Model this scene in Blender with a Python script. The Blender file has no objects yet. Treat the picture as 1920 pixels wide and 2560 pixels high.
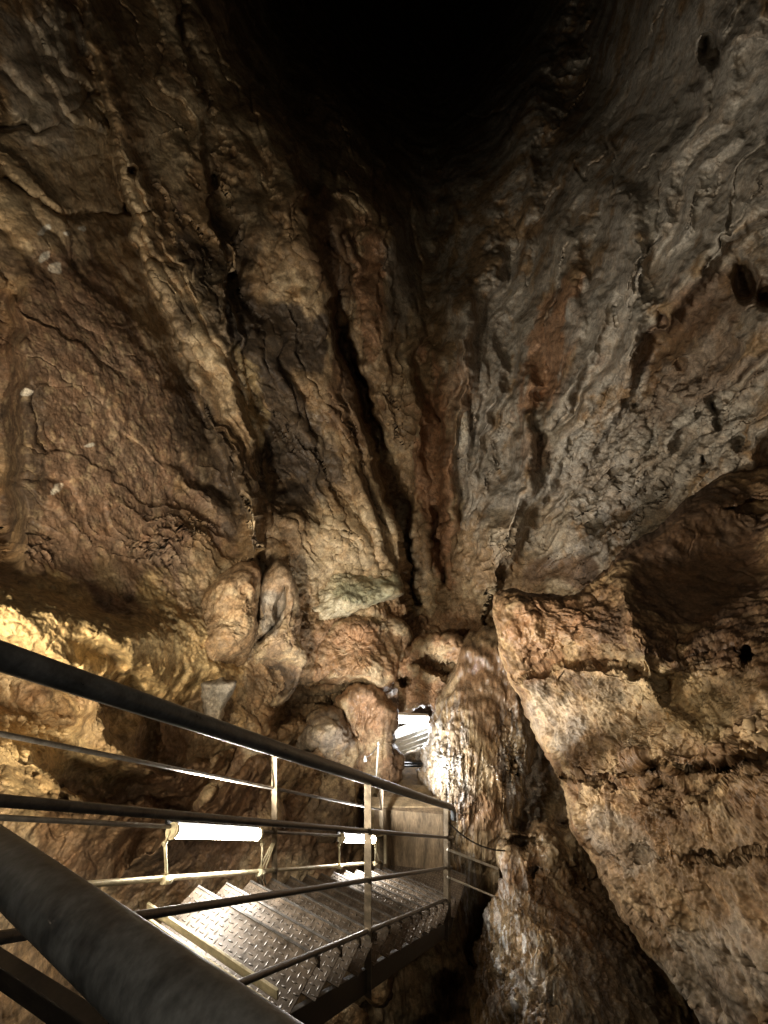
import bpy, math, random
import numpy as np

# ------------------------------------------------------------------ basics
F, CX, CY = 980.0, 960.0, 1280.0          # focal length and centre in photo pixels
CAMZ = 1.6
S = 1.2                                   # metres per layout unit of the stairs
rng = np.random.default_rng(7)
sc = bpy.context.scene
COL = sc.collection

def P(px, py, d):
    """a photo direction at a real distance d (metres in front of the camera)"""
    return np.stack([(px - CX) / F * d, d + 0 * px, CAMZ - (py - CY) / F * d], -1)

def pt(px, py, d):
    return np.array([(px - CX) / F * d, d, CAMZ - (py - CY) / F * d])

# ------------------------------------------------------------------ noise
_G = np.array([[1,1,0],[-1,1,0],[1,-1,0],[-1,-1,0],[1,0,1],[-1,0,1],[1,0,-1],[-1,0,-1],
               [0,1,1],[0,-1,1],[0,1,-1],[0,-1,-1],[1,1,0],[-1,1,0],[0,-1,1],[0,-1,-1]], np.float32)

def _hash(i, j, k, seed):
    h = (i.astype(np.uint32) * np.uint32(374761393) + j.astype(np.uint32) * np.uint32(668265263)
         + k.astype(np.uint32) * np.uint32(2147483647) + np.uint32((seed * 974634) & 0xffffffff))
    h = (h ^ (h >> np.uint32(13))) * np.uint32(1274126177)
    h = (h ^ (h >> np.uint32(15))) * np.uint32(2246822519)
    return h ^ (h >> np.uint32(16))

def perlin(x, y, z, seed=0):
    x = np.asarray(x, np.float32); y = np.asarray(y, np.float32); z = np.asarray(z, np.float32)
    xi = np.floor(x); yi = np.floor(y); zi = np.floor(z)
    fx = x - xi; fy = y - yi; fz = z - zi
    xi = xi.astype(np.int32); yi = yi.astype(np.int32); zi = zi.astype(np.int32)
    u = fx*fx*fx*(fx*(fx*6-15)+10); v = fy*fy*fy*(fy*(fy*6-15)+10); w = fz*fz*fz*(fz*(fz*6-15)+10)
    out = 0
    for a in (0, 1):
        wa = u if a else 1 - u
        for b in (0, 1):
            wb = v if b else 1 - v
            for c in (0, 1):
                wc = w if c else 1 - w
                g = _G[_hash(xi + a, yi + b, zi + c, seed) & np.uint32(15)]
                out = out + wa * wb * wc * (g[..., 0]*(fx - a) + g[..., 1]*(fy - b) + g[..., 2]*(fz - c))
    return out

def fbm(x, y, z, o=4, seed=0, gain=.5):
    t = 0; a = 1.0; f = 1.0
    for i in range(o):
        t = t + a * perlin(x * f, y * f, z * f, seed + i * 17); a *= gain; f *= 2.03
    return t

def billow(x, y, z, o=3, seed=0, gain=.5):
    """rounded bumps parted by sharp creases"""
    t = 0; a = 1.0; f = 1.0
    for i in range(o):
        t = t + a * (np.abs(perlin(x * f, y * f, z * f, seed + i * 17)) - .25); a *= gain; f *= 2.1
    return t

def terrace(x, n, sh=.72):
    """flat slabs parted by steep little cliffs"""
    y = x * n; f = np.floor(y); r = y - f
    return (f + sst(sh, 1.0, r) + .25 * r * (r < sh)) / n

def cracks(n, w=.035):
    return np.exp(-(n / w)**2)

def sst(a, b, x):
    t = np.clip((x - a) / (b - a), 0, 1)
    return t * t * (3 - 2 * t)

# ------------------------------------------------------------------ planar helpers (outline tracing)
def rbf(ctrl, px, py):
    c = np.array(ctrl, float)
    if len(c) < 9:                         # few points: smooth inverse-distance blend
        o = 0; ws = 0
        for x0, y0, v0 in c:
            w = 1 / ((px - x0)**2 + (py - y0)**2 + 900.) ; o = o + w * v0; ws = ws + w
        return o / ws
    X = c[:, :2] / 1000; v = np.log(c[:, 2]); n = len(c)
    def ph(r2): return np.where(r2 > 1e-12, r2 * np.log(np.maximum(r2, 1e-12)), 0) * .5
    D = ((X[:, None] - X[None]) ** 2).sum(-1)
    A = np.zeros((n + 3, n + 3)); A[:n, :n] = ph(D) + np.eye(n) * 2e-3
    A[:n, n] = 1; A[:n, n+1:] = X; A[n, :n] = 1; A[n+1:, :n] = X.T
    w = np.linalg.solve(A, np.r_[v, 0, 0, 0])
    x = px / 1000; y = py / 1000
    o = w[n] + w[n+1] * x + w[n+2] * y
    for i in range(n):
        o = o + w[i] * ph((x - X[i, 0])**2 + (y - X[i, 1])**2)
    return np.exp(o)

def polydist(line, x, y):
    """unsigned distance to a polyline and the side (+ = left hand of travel in image = smaller x when going down)"""
    best = np.full(x.shape, 1e9, np.float32); side = np.ones(x.shape, np.float32)
    for (x0, y0), (x1, y1) in zip(line[:-1], line[1:]):
        dx, dy = x1 - x0, y1 - y0
        t = np.clip(((x - x0) * dx + (y - y0) * dy) / (dx*dx + dy*dy), 0, 1)
        d = np.hypot(x - x0 - t * dx, y - y0 - t * dy)
        cr = (x - x0) * dy - (y - y0) * dx
        m = d < best
        best = np.where(m, d, best); side = np.where(m, np.where(cr < 0, 1, -1), side)
    return best, side

def inside(poly, x, y):
    r = np.zeros(x.shape, bool); n = len(poly)
    for i in range(n):
        x0, y0 = poly[i]; x1, y1 = poly[(i + 1) % n]
        if y0 == y1: continue
        c = (y0 > y) != (y1 > y)
        r ^= c & (x < (x1 - x0) * (y - y0) / (y1 - y0) + x0)
    return r

def sdf(poly, x, y):
    d, _ = polydist(list(poly) + [poly[0]], x, y)
    return np.where(inside(poly, x, y), d, -d)

def chaikin(poly, n=2, closed=True):
    p = np.array(poly, float)
    for _ in range(n):
        q = np.roll(p, -1, 0)
        p = np.stack([.75 * p + .25 * q, .25 * p + .75 * q], 1).reshape(-1, 2)
    return p

def local(fn, x, y, box):
    """evaluate fn only inside a box; elsewhere 0"""
    m = (x > box[0]) & (x < box[2]) & (y > box[1]) & (y < box[3])
    o = np.zeros(x.shape, np.float32)
    if m.any(): o[m] = fn(x[m], y[m])
    return o

def bbox(line, e):
    a = np.array(line)
    return (a[:, 0].min() - e, a[:, 1].min() - e, a[:, 0].max() + e, a[:, 1].max() + e)

def step(line, ext, w, x, y, ext2=None):
    """a lip: 1 at the polyline on its left side, fading over ext; -1.. on the other side fading over ext2"""
    ext2 = ext2 or ext
    def f(a, b):
        d, s = polydist(line, a, b)
        sd = d * s
        return np.where(sd > 0, np.exp(-(sd / ext)**2), -np.exp(-(sd / ext2)**2)) * np.tanh(d / w)
    return local(f, x, y, bbox(line, 3 * max(ext, ext2)))

def groove(line, w, x, y):
    def f(a, b):
        d, s = polydist(line, a, b)
        return np.exp(-(d / w)**2)
    return local(f, x, y, bbox(line, 3 * w))

def blob(cx, cy, rx, ry, x, y, rot=0, p=2.0):
    c, s = math.cos(rot), math.sin(rot)
    u = ((x - cx) * c + (y - cy) * s) / rx; v = (-(x - cx) * s + (y - cy) * c) / ry
    return np.exp(-(u*u + v*v) ** (p / 2))

# ------------------------------------------------------------------ mesh making
def link(name, V, Fc, mat=None, parent=None, smooth=True, col=None):
    me = bpy.data.meshes.new(name)
    V = np.ascontiguousarray(V, np.float32)
    if isinstance(Fc, np.ndarray):
        k = Fc.shape[1]
        me.vertices.add(len(V)); me.vertices.foreach_set('co', V.ravel())
        me.loops.add(Fc.size); me.loops.foreach_set('vertex_index', np.ascontiguousarray(Fc, np.int32).ravel())
        me.polygons.add(len(Fc)); me.polygons.foreach_set('loop_start', np.arange(0, Fc.size, k, dtype=np.int32))
        me.update(calc_edges=True)
    else:
        me.from_pydata([tuple(v) for v in V], [], Fc)
    if smooth: me.polygons.foreach_set('use_smooth', np.ones(len(me.polygons), bool))
    if col is not None:
        at = me.color_attributes.new('stone', 'FLOAT_COLOR', 'POINT')
        c4 = np.ones((len(V), 4), np.float32); c4[:, :3] = col
        at.data.foreach_set('color', c4.ravel())
    me.validate()
    if mat: me.materials.append(mat)
    o = bpy.data.objects.new(name, me); COL.objects.link(o)
    if parent: o.parent = parent
    return o

def tag(o, label=None, cat=None, group=None, kind=None):
    if label: o['label'] = label
    if cat: o['category'] = cat
    if group: o['group'] = group
    if kind: o['kind'] = kind
    return o

def empty(name, loc=(0, 0, 0)):
    o = bpy.data.objects.new(name, None); COL.objects.link(o); o.location = loc
    o.empty_display_size = .1
    return o

def gridfaces(ny, nx):
    i = np.arange(ny * nx, dtype=np.int32).reshape(ny, nx)
    return np.stack([i[:-1, :-1], i[1:, :-1], i[1:, 1:], i[:-1, 1:]], -1).reshape(-1, 4)

def gridnormal(Q):
    a = np.gradient(Q, axis=0); b = np.gradient(Q, axis=1)
    n = np.cross(a, b)
    n /= np.linalg.norm(n, axis=-1, keepdims=True) + 1e-9
    v = Q - np.array([0, 0, CAMZ])
    s = np.sign((n * v).sum(-1, keepdims=True)); n = -n * np.where(s == 0, 1, s)
    v /= np.linalg.norm(v, axis=-1, keepdims=True)
    n = .6 * n - .4 * v
    return n / np.linalg.norm(n, axis=-1, keepdims=True)

C0 = np.array([0, 0, CAMZ])

class MB:
    def __init__(s): s.v = []; s.f = []
    def add(s, V, Fc):
        n = len(s.v); s.v += [tuple(float(c) for c in v) for v in V]; s.f += [tuple(i + n for i in f) for f in Fc]
    def box(s, c, ax, ay, az):
        """box centre and three half-axis vectors"""
        c, ax, ay, az = map(np.asarray, (c, ax, ay, az))
        V = [c + i*ax + j*ay + k*az for k in (-1, 1) for j in (-1, 1) for i in (-1, 1)]
        s.add(V, [(0,2,3,1), (4,5,7,6), (0,1,5,4), (2,6,7,3), (0,4,6,2), (1,3,7,5)])
    def bar(s, a, b, w, h, up=(0, 0, 1)):
        a, b = np.asarray(a, float), np.asarray(b, float)
        d = b - a; L = np.linalg.norm(d); d /= L
        r = np.cross(d, up); r /= np.linalg.norm(r); u = np.cross(r, d)
        s.box((a + b) / 2, d * L / 2, r * w / 2, u * h / 2)
    def tube(s, pts, r, n=14, cap=True):
        pts = [np.asarray(p, float) for p in pts]; m = len(pts)
        rr = r if hasattr(r, '__len__') else [r] * m
        t0 = pts[1] - pts[0]; t0 /= np.linalg.norm(t0)
        u = np.cross(t0, (0, 0, 1) if abs(t0[2]) < .9 else (1, 0, 0)); u /= np.linalg.norm(u)
        V = []
        for i in range(m):
            t = pts[min(i + 1, m - 1)] - pts[max(i - 1, 0)]; t /= np.linalg.norm(t)
            u = u - t * u.dot(t); u /= np.linalg.norm(u); w = np.cross(t, u)
            for k in range(n):
                a = 2 * math.pi * k / n
                V.append(pts[i] + rr[i] * (math.cos(a) * u + math.sin(a) * w))
        Fc = [(i*n + k, i*n + (k+1) % n, (i+1)*n + (k+1) % n, (i+1)*n + k) for i in range(m - 1) for k in range(n)]
        if cap: Fc += [tuple(range(n))[::-1], tuple((m-1)*n + k for k in range(n))]
        s.add(V, Fc)
    def build(s, name, mat, parent=None, smooth=False, bevel=0):
        o = link(name, np.array(s.v), s.f, mat, parent, smooth=False)
        if smooth:
            for p in o.data.polygons: p.use_smooth = len(p.vertices) == 4
        if bevel:
            b = o.modifiers.new('bevel', 'BEVEL'); b.width = bevel; b.segments = 2; b.limit_method = 'ANGLE'
        return o

# ------------------------------------------------------------------ materials
class NT:
    def __init__(s, name):
        s.m = bpy.data.materials.new(name); s.m.use_nodes = True
        s.t = s.m.node_tree; s.n = s.t.nodes; s.l = s.t.links
        s.b = s.n['Principled BSDF']; s.out = s.n['Material Output']
    def put(s, sock, v):
        if hasattr(v, 'is_output'): s.l.new(v, sock)
        elif v is not None: sock.default_value = v
    def math(s, op, a, b=None, c=None, clamp=False):
        n = s.n.new('ShaderNodeMath'); n.operation = op; n.use_clamp = clamp
        for i, v in enumerate((a, b, c)):
            if v is not None: s.put(n.inputs[i], v)
        return n.outputs[0]
    def noise(s, vec, scale, detail=6, rough=.55, dist=0):
        n = s.n.new('ShaderNodeTexNoise'); s.put(n.inputs['Vector'], vec)
        n.inputs['Scale'].default_value = scale; n.inputs['Detail'].default_value = detail
        n.inputs['Roughness'].default_value = rough; n.inputs['Distortion'].default_value = dist
        return n.outputs['Fac']
    def voro(s, vec, scale, feat='DISTANCE_TO_EDGE'):
        n = s.n.new('ShaderNodeTexVoronoi'); n.feature = feat; s.put(n.inputs['Vector'], vec)
        n.inputs['Scale'].default_value = scale
        return n.outputs['Distance']
    def ramp(s, fac, stops):
        n = s.n.new('ShaderNodeValToRGB'); s.put(n.inputs[0], fac); e = n.color_ramp.elements
        while len(e) < len(stops): e.new(.5)
        for el, (p, c) in zip(e, stops):
            el.position = p; el.color = (*c, 1) if len(c) == 3 else c
        return n.outputs[0]
    def mix(s, fac, a, b, mode='MIX'):
        n = s.n.new('ShaderNodeMix'); n.data_type = 'RGBA'; n.blend_type = mode
        s.put(n.inputs[0], fac); s.put(n.inputs[6], a); s.put(n.inputs[7], b)
        return n.outputs[2]
    def remap(s, v, a, b, c, d):
        n = s.n.new('ShaderNodeMapRange'); s.put(n.inputs[0], v)
        for i, q in enumerate((a, b, c, d)): n.inputs[i + 1].default_value = q
        return n.outputs[0]
    def vscale(s, vec, sc_):
        n = s.n.new('ShaderNodeMapping'); s.put(n.inputs[0], vec); n.inputs['Scale'].default_value = sc_
        return n.outputs[0]
    def coord(s, which='Object'):
        return s.n.new('ShaderNodeTexCoord').outputs[which]
    def bump(s, h, strength, dist, prev=None):
        n = s.n.new('ShaderNodeBump'); n.inputs['Strength'].default_value = strength
        n.inputs['Distance'].default_value = dist; s.put(n.inputs['Height'], h)
        if prev is not None: s.put(n.inputs['Normal'], prev)
        return n.outputs[0]

def rock_mat(name, rough=(.55, .85), stretch=(1, 1, 1), bumpk=1.0, spec=.35):
    t = NT(name); co = t.coord(); cs = t.vscale(co, stretch)
    at = t.n.new('ShaderNodeAttribute'); at.attribute_name = 'stone'
    n1 = t.noise(cs, 9, 9, .62, .6); n2 = t.noise(cs, 38, 6, .65); n3 = t.noise(cs, 3.2, 7, .6, 1.2)
    k = t.math('MULTIPLY', t.remap(n1, .3, .7, .5, 1.55), t.remap(n2, .3, .7, .62, 1.42))
    c = t.mix(1.0, at.outputs['Color'], t.mix(1.0, (1, 1, 1, 1), k, 'MULTIPLY'), 'MULTIPLY')
    c = t.mix(t.remap(n3, .45, .68, 0, .38), c, t.mix(1.0, c, (1.15, .86, .6, 1), 'MULTIPLY'))
    t.put(t.b.inputs['Base Color'], c)
    wet = t.remap(t.noise(co, 1.7, 5, .6, .8), .5, .66, 0, .38)
    t.put(t.b.inputs['Roughness'], t.math('SUBTRACT', t.remap(n1, .3, .7, rough[1], rough[0]), wet))
    t.b.inputs['Specular IOR Level'].default_value = spec
    b = t.bump(n1, .45 * bumpk, .035); b = t.bump(n2, .55 * bumpk, .011, b)
    cr = t.voro(t.mix(.3, cs, t.noise(cs, 3, 6)), 3.1)
    b = t.bump(t.math('MINIMUM', cr, .025), .22 * bumpk, .12, b)
    t.put(t.b.inputs['Normal'], b)
    return t.m

M = {}
M['rock'] = rock_mat('cave_limestone')
M['smooth_rock'] = rock_mat('smooth_limestone', (.5, .8), (1, 1, .4), .6)
M['flow'] = rock_mat('wet_flowstone', (.08, .34), (1.6, 1.6, .35), 1.0, .7)

def simple(name, base, metal=0, rough=.5, var=.3, scale=12, stretch=(1, 1, 1), bump=.15, bd=.003, spec=.5):
    t = NT(name); co = t.vscale(t.coord(), stretch); n = t.noise(co, scale, 8, .6, .4); n2 = t.noise(co, scale * 6, 5, .6)
    k = t.math('MULTIPLY', t.remap(n, .3, .7, 1 - var, 1 + var), t.remap(n2, .3, .7, 1 - var * .5, 1 + var * .5))
    t.put(t.b.inputs['Base Color'], t.mix(1.0, (*base, 1), k, 'MULTIPLY'))
    t.b.inputs['Metallic'].default_value = metal; t.b.inputs['Specular IOR Level'].default_value = spec
    t.put(t.b.inputs['Roughness'], t.remap(n, .3, .7, max(.05, rough - .12), min(1, rough + .12)))
    t.put(t.b.inputs['Normal'], t.bump(n2, bump, bd))
    return t.m

M['handrail'] = simple('dark_painted_steel', (.085, .09, .093), .35, .38, .45, 14)
M['rail'] = simple('galvanised_rail', (.14, .13, .12), .7, .4, .35, 20)
M['post'] = simple('galvanised_post', (.15, .118, .08), .3, .5, .5, 18)
M['pipe'] = simple('weathered_galvanised_pipe', (.14, .146, .143), .0, .45, .7, 15, (1, 1, .6), .3, .0015)
M['stringer'] = simple('brown_steel', (.06, .05, .04), .3, .6, .4, 14)
M['bracket'] = simple('lamp_bracket_steel', (.5, .44, .3), .4, .45, .25, 30)
M['panel'] = simple('dark_light_shield', (.007, .0058, .0048), 0, .8, .25, 8, spec=.12)
M['concrete'] = simple('cave_concrete', (.2, .145, .088), 0, .85, .6, 11, (1, 1, .22), .9, .015)
M['step_concrete'] = simple('step_concrete', (.25, .185, .105), 0, .85, .5, 9, (1, 1, 1), .4, .01)
M['rope'] = simple('dark_rope', (.05, .04, .03), 0, .9, .3, 60)
M['white_paint'] = simple('pale_paint', (.6, .58, .52), 0, .5, .2, 20)

def checker():
    t = NT('diamond_plate'); co = t.coord('UV')
    sp = t.n.new('ShaderNodeSeparateXYZ'); t.put(sp.inputs[0], co)
    u = t.math('MULTIPLY', sp.outputs[0], 1 / .036); v = t.math('MULTIPLY', sp.outputs[1], 1 / .036)
    fu = t.math('FLOOR', u); fv = t.math('FLOOR', v)
    par = t.math('MODULO', t.math('ABSOLUTE', t.math('ADD', fu, fv)), 2)
    lu = t.math('SUBTRACT', t.math('SUBTRACT', u, fu), .5); lv = t.math('SUBTRACT', t.math('SUBTRACT', v, fv), .5)
    # alternate lugs lie along and across
    a = t.math('ADD', t.math('MULTIPLY', par, lu), t.math('MULTIPLY', t.math('SUBTRACT', 1, par), lv))
    b = t.math('ADD', t.math('MULTIPLY', par, lv), t.math('MULTIPLY', t.math('SUBTRACT', 1, par), lu))
    d = t.math('ADD', t.math('POWER', t.math('ABSOLUTE', t.math('DIVIDE', a, .46)), 2),
               t.math('POWER', t.math('ABSOLUTE', t.math('DIVIDE', b, .135)), 2))
    h = t.math('SUBTRACT', 1, d, clamp=True)
    n = t.noise(co, 14, 7, .65); n2 = t.noise(co, 90, 4, .6)
    lug = t.remap(h, 0, .4, 0, 1)
    base = t.ramp(n, [(.3, (.04, .029, .019)), (.55, (.105, .077, .052)), (.75, (.19, .14, .096))])
    t.put(t.b.inputs['Base Color'], t.mix(t.math('MULTIPLY', lug, .45), base, (.2, .175, .145, 1)))
    t.b.inputs['Metallic'].default_value = .2
    t.put(t.b.inputs['Roughness'], t.remap(n, .3, .7, .32, .58))
    nb = t.bump(h, 1.0, .009); t.put(t.b.inputs['Normal'], t.bump(n2, .25, .002, nb))
    return t.m
M['plate'] = checker()

def emit(name, col, s):
    t = NT(name); e = t.n.new('ShaderNodeEmission')
    e.inputs[0].default_value = (*col, 1); e.inputs[1].default_value = s
    t.l.new(e.outputs[0], t.out.inputs[0]); return t.m
M['tube'] = emit('lit_tube', (1, .95, .86), 48)
M['tube_far'] = emit('lit_tube_passage', (.96, .97, 1), 17)

# ------------------------------------------------------------------ stone colour
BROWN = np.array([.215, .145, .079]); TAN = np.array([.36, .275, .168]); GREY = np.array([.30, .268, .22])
ORANGE = np.array([.27, .155, .085]); DUSK = np.array([.148, .093, .063]); SOOT_SHADE = np.array([.05, .036, .024])  # the darkest tone serves soot stains and painted shade in recesses
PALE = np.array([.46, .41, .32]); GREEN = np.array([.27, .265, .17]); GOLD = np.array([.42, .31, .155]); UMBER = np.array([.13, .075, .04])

def lerp(c, k, w):
    return c + (k - c) * w[..., None]

def stain_shade(c, px, py, list_, Q, seed=50):
    """regions of differently coloured stone or painted shade, with ragged edges"""
    n = fbm(Q[..., 0] * 2.2, Q[..., 1] * 2.2, Q[..., 2] * 1.4, 4, seed)
    for (cx, cy, rx, ry, rot, colr, st) in list_:
        b = blob(cx, cy, rx, ry, px, py, math.radians(rot), 2.4)
        w = sst(.22, .55, b + n * .55 * (b > .03)) * st
        c = lerp(c, colr, w)
    return c

# ------------------------------------------------------------------ the cave shell
xs = np.concatenate([np.arange(-900, -30, 14), np.arange(-30, 1950, 2.35), np.arange(1950, 2800, 14)]).astype(np.float32)
ys = np.concatenate([np.arange(-800, -30, 14), np.arange(-30, 2300, 2.35), np.arange(2300, 3300, 12)]).astype(np.float32)
px, py = np.meshgrid(xs, ys)
ctrl = [(-800,1300,2.2),(-400,300,2.9),(-400,1300,2.5),(-400,2200,2.0),(0,-300,4.2),(0,300,3.7),(0,800,3.3),(0,1250,3.15),(0,1700,2.75),(0,2100,2.6),(0,2560,2.6),
 (300,-300,6.5),(300,0,5.6),(300,500,4.7),(300,900,4.3),(300,1300,4.1),(300,1700,3.5),(300,2100,3.35),(300,2560,3.6),
 (600,-300,12),(560,0,9),(600,500,6.8),(600,900,6.1),(600,1300,5.6),(600,1650,5.1),(600,2000,4.5),(600,2300,4.4),
 (850,500,8.6),(850,1000,7.7),(900,1350,7.2),(850,1700,6.3),(850,1950,5.8),(850,2250,5.8),
 (1100,-300,45),(1100,0,45),(1100,250,25),(1100,480,13.2),(1100,630,12.2),(780,250,11.5),(700,0,17),(1100,800,10),(1100,1200,9),(1050,1500,8.2),(1050,1650,7.6),(1050,1900,7.6),(1000,2400,7.5),(1000,2900,7),
 (1400,-300,26),(1400,0,17),(1330,250,12.5),(1450,250,11),(1400,450,9),(1400,800,8),(1400,1200,7.6),(1300,1500,7.6),(1350,1900,6.6),(1350,2400,6),
 (1700,-300,8),(1700,0,6.8),(1700,400,6.1),(1700,800,5.9),(1700,1200,6.1),(1700,1600,5.5),(1700,2300,5),
 (1920,0,5.3),(1920,500,4.9),(1920,900,5.0),(1920,1300,5),(2300,0,4),(2300,700,3.8),(2300,1700,3.4),(2700,1000,3.0)]
d = rbf(ctrl, px, py).astype(np.float32)

z0 = np.zeros_like(px)
wxx = px + 30 * fbm(px/170, py/170, z0, 3, 1) + 9 * fbm(px/36, py/36, z0 + 5, 3, 2)
wyy = py + 30 * fbm(px/170, py/170, z0 + 9, 3, 3) + 9 * fbm(px/36, py/36, z0 + 3, 3, 4)

C1 = [(620,-400),(690,100),(745,430),(790,620),(830,800),(870,960),(930,1085),(962,1180),(985,1300),(1000,1400),(1012,1500)]
C2 = [(400,-200),(500,300),(560,650),(600,850),(640,1000),(668,1180),(660,1330),(655,1400)]
C3 = [(160,-100),(240,250),(330,600),(430,840),(500,1050),(560,1220),(600,1310)]
C5 = [(2400,250),(1925,540),(1790,660),(1700,790),(1600,930),(1565,1030),(1490,1095),(1400,1200),(1330,1290),(1270,1420)]

C1r = [(a + 20, b) for a, b in C1]
d -= .60 * step(C1, 130, 3, wxx, wyy, 70)
d += .65 * groove(C1r, 13, wxx, wyy) * sst(560, 1000, py)
d -= .22 * step(C2, 100, 3, wxx, wyy, 60)

d -= .34 * step([(590,640),(560,760),(575,900),(625,1050),(640,1200),(650,1350)], 45, 3, wxx, wyy, 40)
d -= .42 * step([(a + 16, b) for a, b in C3][::-1], 90, 4, wxx, wyy, 90)
d += .12 * groove(C3, 26, wxx, wyy)
d -= .45 * step(C5, 170, 16, wxx, wyy, 130)
d += .16 * groove([(1330,560),(1290,620),(1200,800),(1130,960),(1090,1030)], 13, wxx, wyy)
d -= .15 * step([(1330,560),(1290,620),(1200,800),(1130,960),(1090,1030)], 120, 8, wxx, wyy, 80)
d += .60 * groove([(1080,1270),(1095,1360),(1105,1450)], 9, wxx, wyy)
d += .2 * groove([(868,560),(872,640),(880,760),(855,880)], 7, wxx, wyy)
d += .12 * groove([(0,310),(90,325),(150,300),(240,220)], 8, wxx, wyy)
d += .10 * groove([(0,440),(90,490),(160,540),(330,545),(380,520)], 7, wxx, wyy)
d += .12 * groove([(1195,990),(1185,860),(1190,700),(1180,560)], 10, wxx, wyy)
d -= .50 * groove([(1160,760),(1165,900),(1150,1080),(1200,1260),(1250,1420)], 50, wxx, wyy)
d -= .55 * groove([(1315,960),(1330,1050),(1310,1200),(1270,1380)], 26, wxx, wyy)
d += .35 * groove([(1345,980),(1360,1090),(1335,1180)], 10, wxx, wyy)
d -= .45 * groove([(1560,480),(1600,760),(1580,920)], 32, wxx, wyy)
d -= .5 * groove([(1120,380),(1130,600),(1120,760)], 22, wxx, wyy)
d -= .45 * groove([(1420,600),(1440,800),(1400,960)], 40, wxx, wyy)
d -= .55 * groove([(1000,560),(985,800),(1010,1000),(1060,1200)], 34, wxx, wyy)
# radiating ribs of the left wall and ceiling
ang = np.arctan2(wxx - 1060, 1760 - np.minimum(wyy, 1740)); rad = np.hypot(wxx - 1060, 1760 - wyy)
up = sst(1500, 1150, py)
lr = np.log(rad + 60)
aw = ang + .035 * fbm(px/260, py/260, z0 + 2, 3, 19)
lmask = sst(1080, 900, px + .25 * (py - 900)); rmask = 1 - lmask
calm = blob(230, 1050, 260, 420, px, py, -.25, 3)
slab = terrace(fbm(aw * 4.5, lr * .9, z0, 2, 21) + .5, 4, .8) - .5
ribl = billow(aw * 8 + .5 * fbm(px/180, py/180, z0, 2, 26), lr * 1.2, z0 + 4, 2, 22, .4)
d -= d * up * lmask * (.11 * slab + .065 * ribl) * (1 - .75 * calm)
fold = billow(aw * 6, lr * .9, z0, 2, 23, .5)
fold2 = billow(aw * 20 + .4 * fbm(px/150, py/150, z0, 2, 24), lr * 2.0, z0 + 3, 2, 25, .5)
rfade = sst(0, .25, rad / 1000)
d -= d * up * rmask * (.20 * fold + .06 * fbm(aw * 11, lr * 1.1, z0 + 6, 2, 18) + .014 * fold2) * rfade
ck1 = cracks(fbm(aw * 7 + 3, lr * 1.5, z0, 3, 27, .4), .018) * sst(-.05, .2, fbm(aw * 5, lr * 2.5, z0 + 8, 2, 28))
ck2 = cracks(fbm(aw * 13 + 3, lr * 3, z0 + 2, 3, 29, .4), .018) * sst(0, .25, fbm(aw * 9, lr * 5, z0 + 5, 2, 30))
d += d * up * (.020 * ck1 + .012 * ck2) * rfade * (1 - .85 * calm)
d -= .34 * step([(760,1880),(640,1905),(560,1960),(470,2050),(380,2120)][::-1], 90, 5, wxx, wyy, 60)
d -= .26 * step([(250,1800),(300,1880),(420,1930),(520,1900)], 70, 5, wxx, wyy, 60)
d -= .24 * step([(160,1960),(260,2010),(380,2010),(430,2080)], 60, 5, wxx, wyy, 60)
d += .25 * groove([(330,1720),(380,1800),(370,1900)], 22, wxx, wyy)
d *= 1 + .20 * fbm(aw * 7, lr * .8, z0 + 11, 2, 17) * sst(9.5, 14, d)
# hollows and mouths
d += 1.1 * sst(0, 60, sdf([(660,1830),(640,1760),(700,1700),(800,1680),(900,1690),(960,1700),(960,1800),(900,1850),(780,1800)], wxx, wyy))
d += 3.2 * sst(0, 26, local(lambda a, b: sdf([(945,1725),(1000,1700),(1130,1700),(1150,1990),(950,1990),(940,1850)], a, b), wxx, wyy, (880,1620,1220,2060)))
d -= .5 * blob(120, 1570, 270, 85, wxx, wyy, .25, 3)          # bright lower bulge
d -= .38 * blob(380, 1620, 130, 90, wxx, wyy, 0, 3)
d -= .28 * blob(200, 1700, 90, 60, wxx, wyy, .5, 3)
d += .2 * blob(250, 1640, 60, 26, wxx, wyy, .4, 3)
d -= .25 * blob(120, 1960, 120, 60, wxx, wyy, .2, 3)
d += .35 * blob(60, 1740, 120, 60, wxx, wyy, .5, 3)
d -= .3 * blob(280, 1880, 130, 80, wxx, wyy, .3, 3)
d -= .35 * blob(60, 1890, 120, 60, wxx, wyy, .3, 3)
d += .5 * sst(70, 10, px + 20 * fbm(py/90, z0, z0, 2, 9)) * sst(650, 800, py) * sst(1480, 1300, py)    # the dark slot at the left edge
d += .3 * blob(480, 1790, 60, 80, wxx, wyy, 0, 3)
for (hx, hy, r, q) in [(325,415,11,.3),(325,525,11,.3),(545,440,9,.3),(1775,130,28,.7),(1860,700,26,.6),(1905,740,24,.6),(1800,1045,16,.3),(1765,1160,14,.3),(1795,1010,14,.3),
                       (1660,800,12,.25),(1605,1010,12,.3),(1780,1010,10,.2),(1700,930,12,.2),(155,1998,12,.2),(1860,1110,14,.3),(1550,1190,18,.3),(1500,1300,18,.3)]:
    d += q * local(lambda a, b: np.exp(-(((a - hx)**2 + ((b - hy) * .7)**2) / r**2)**2), wxx, wyy, (hx-80, hy-80, hx+80, hy+80))

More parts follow.
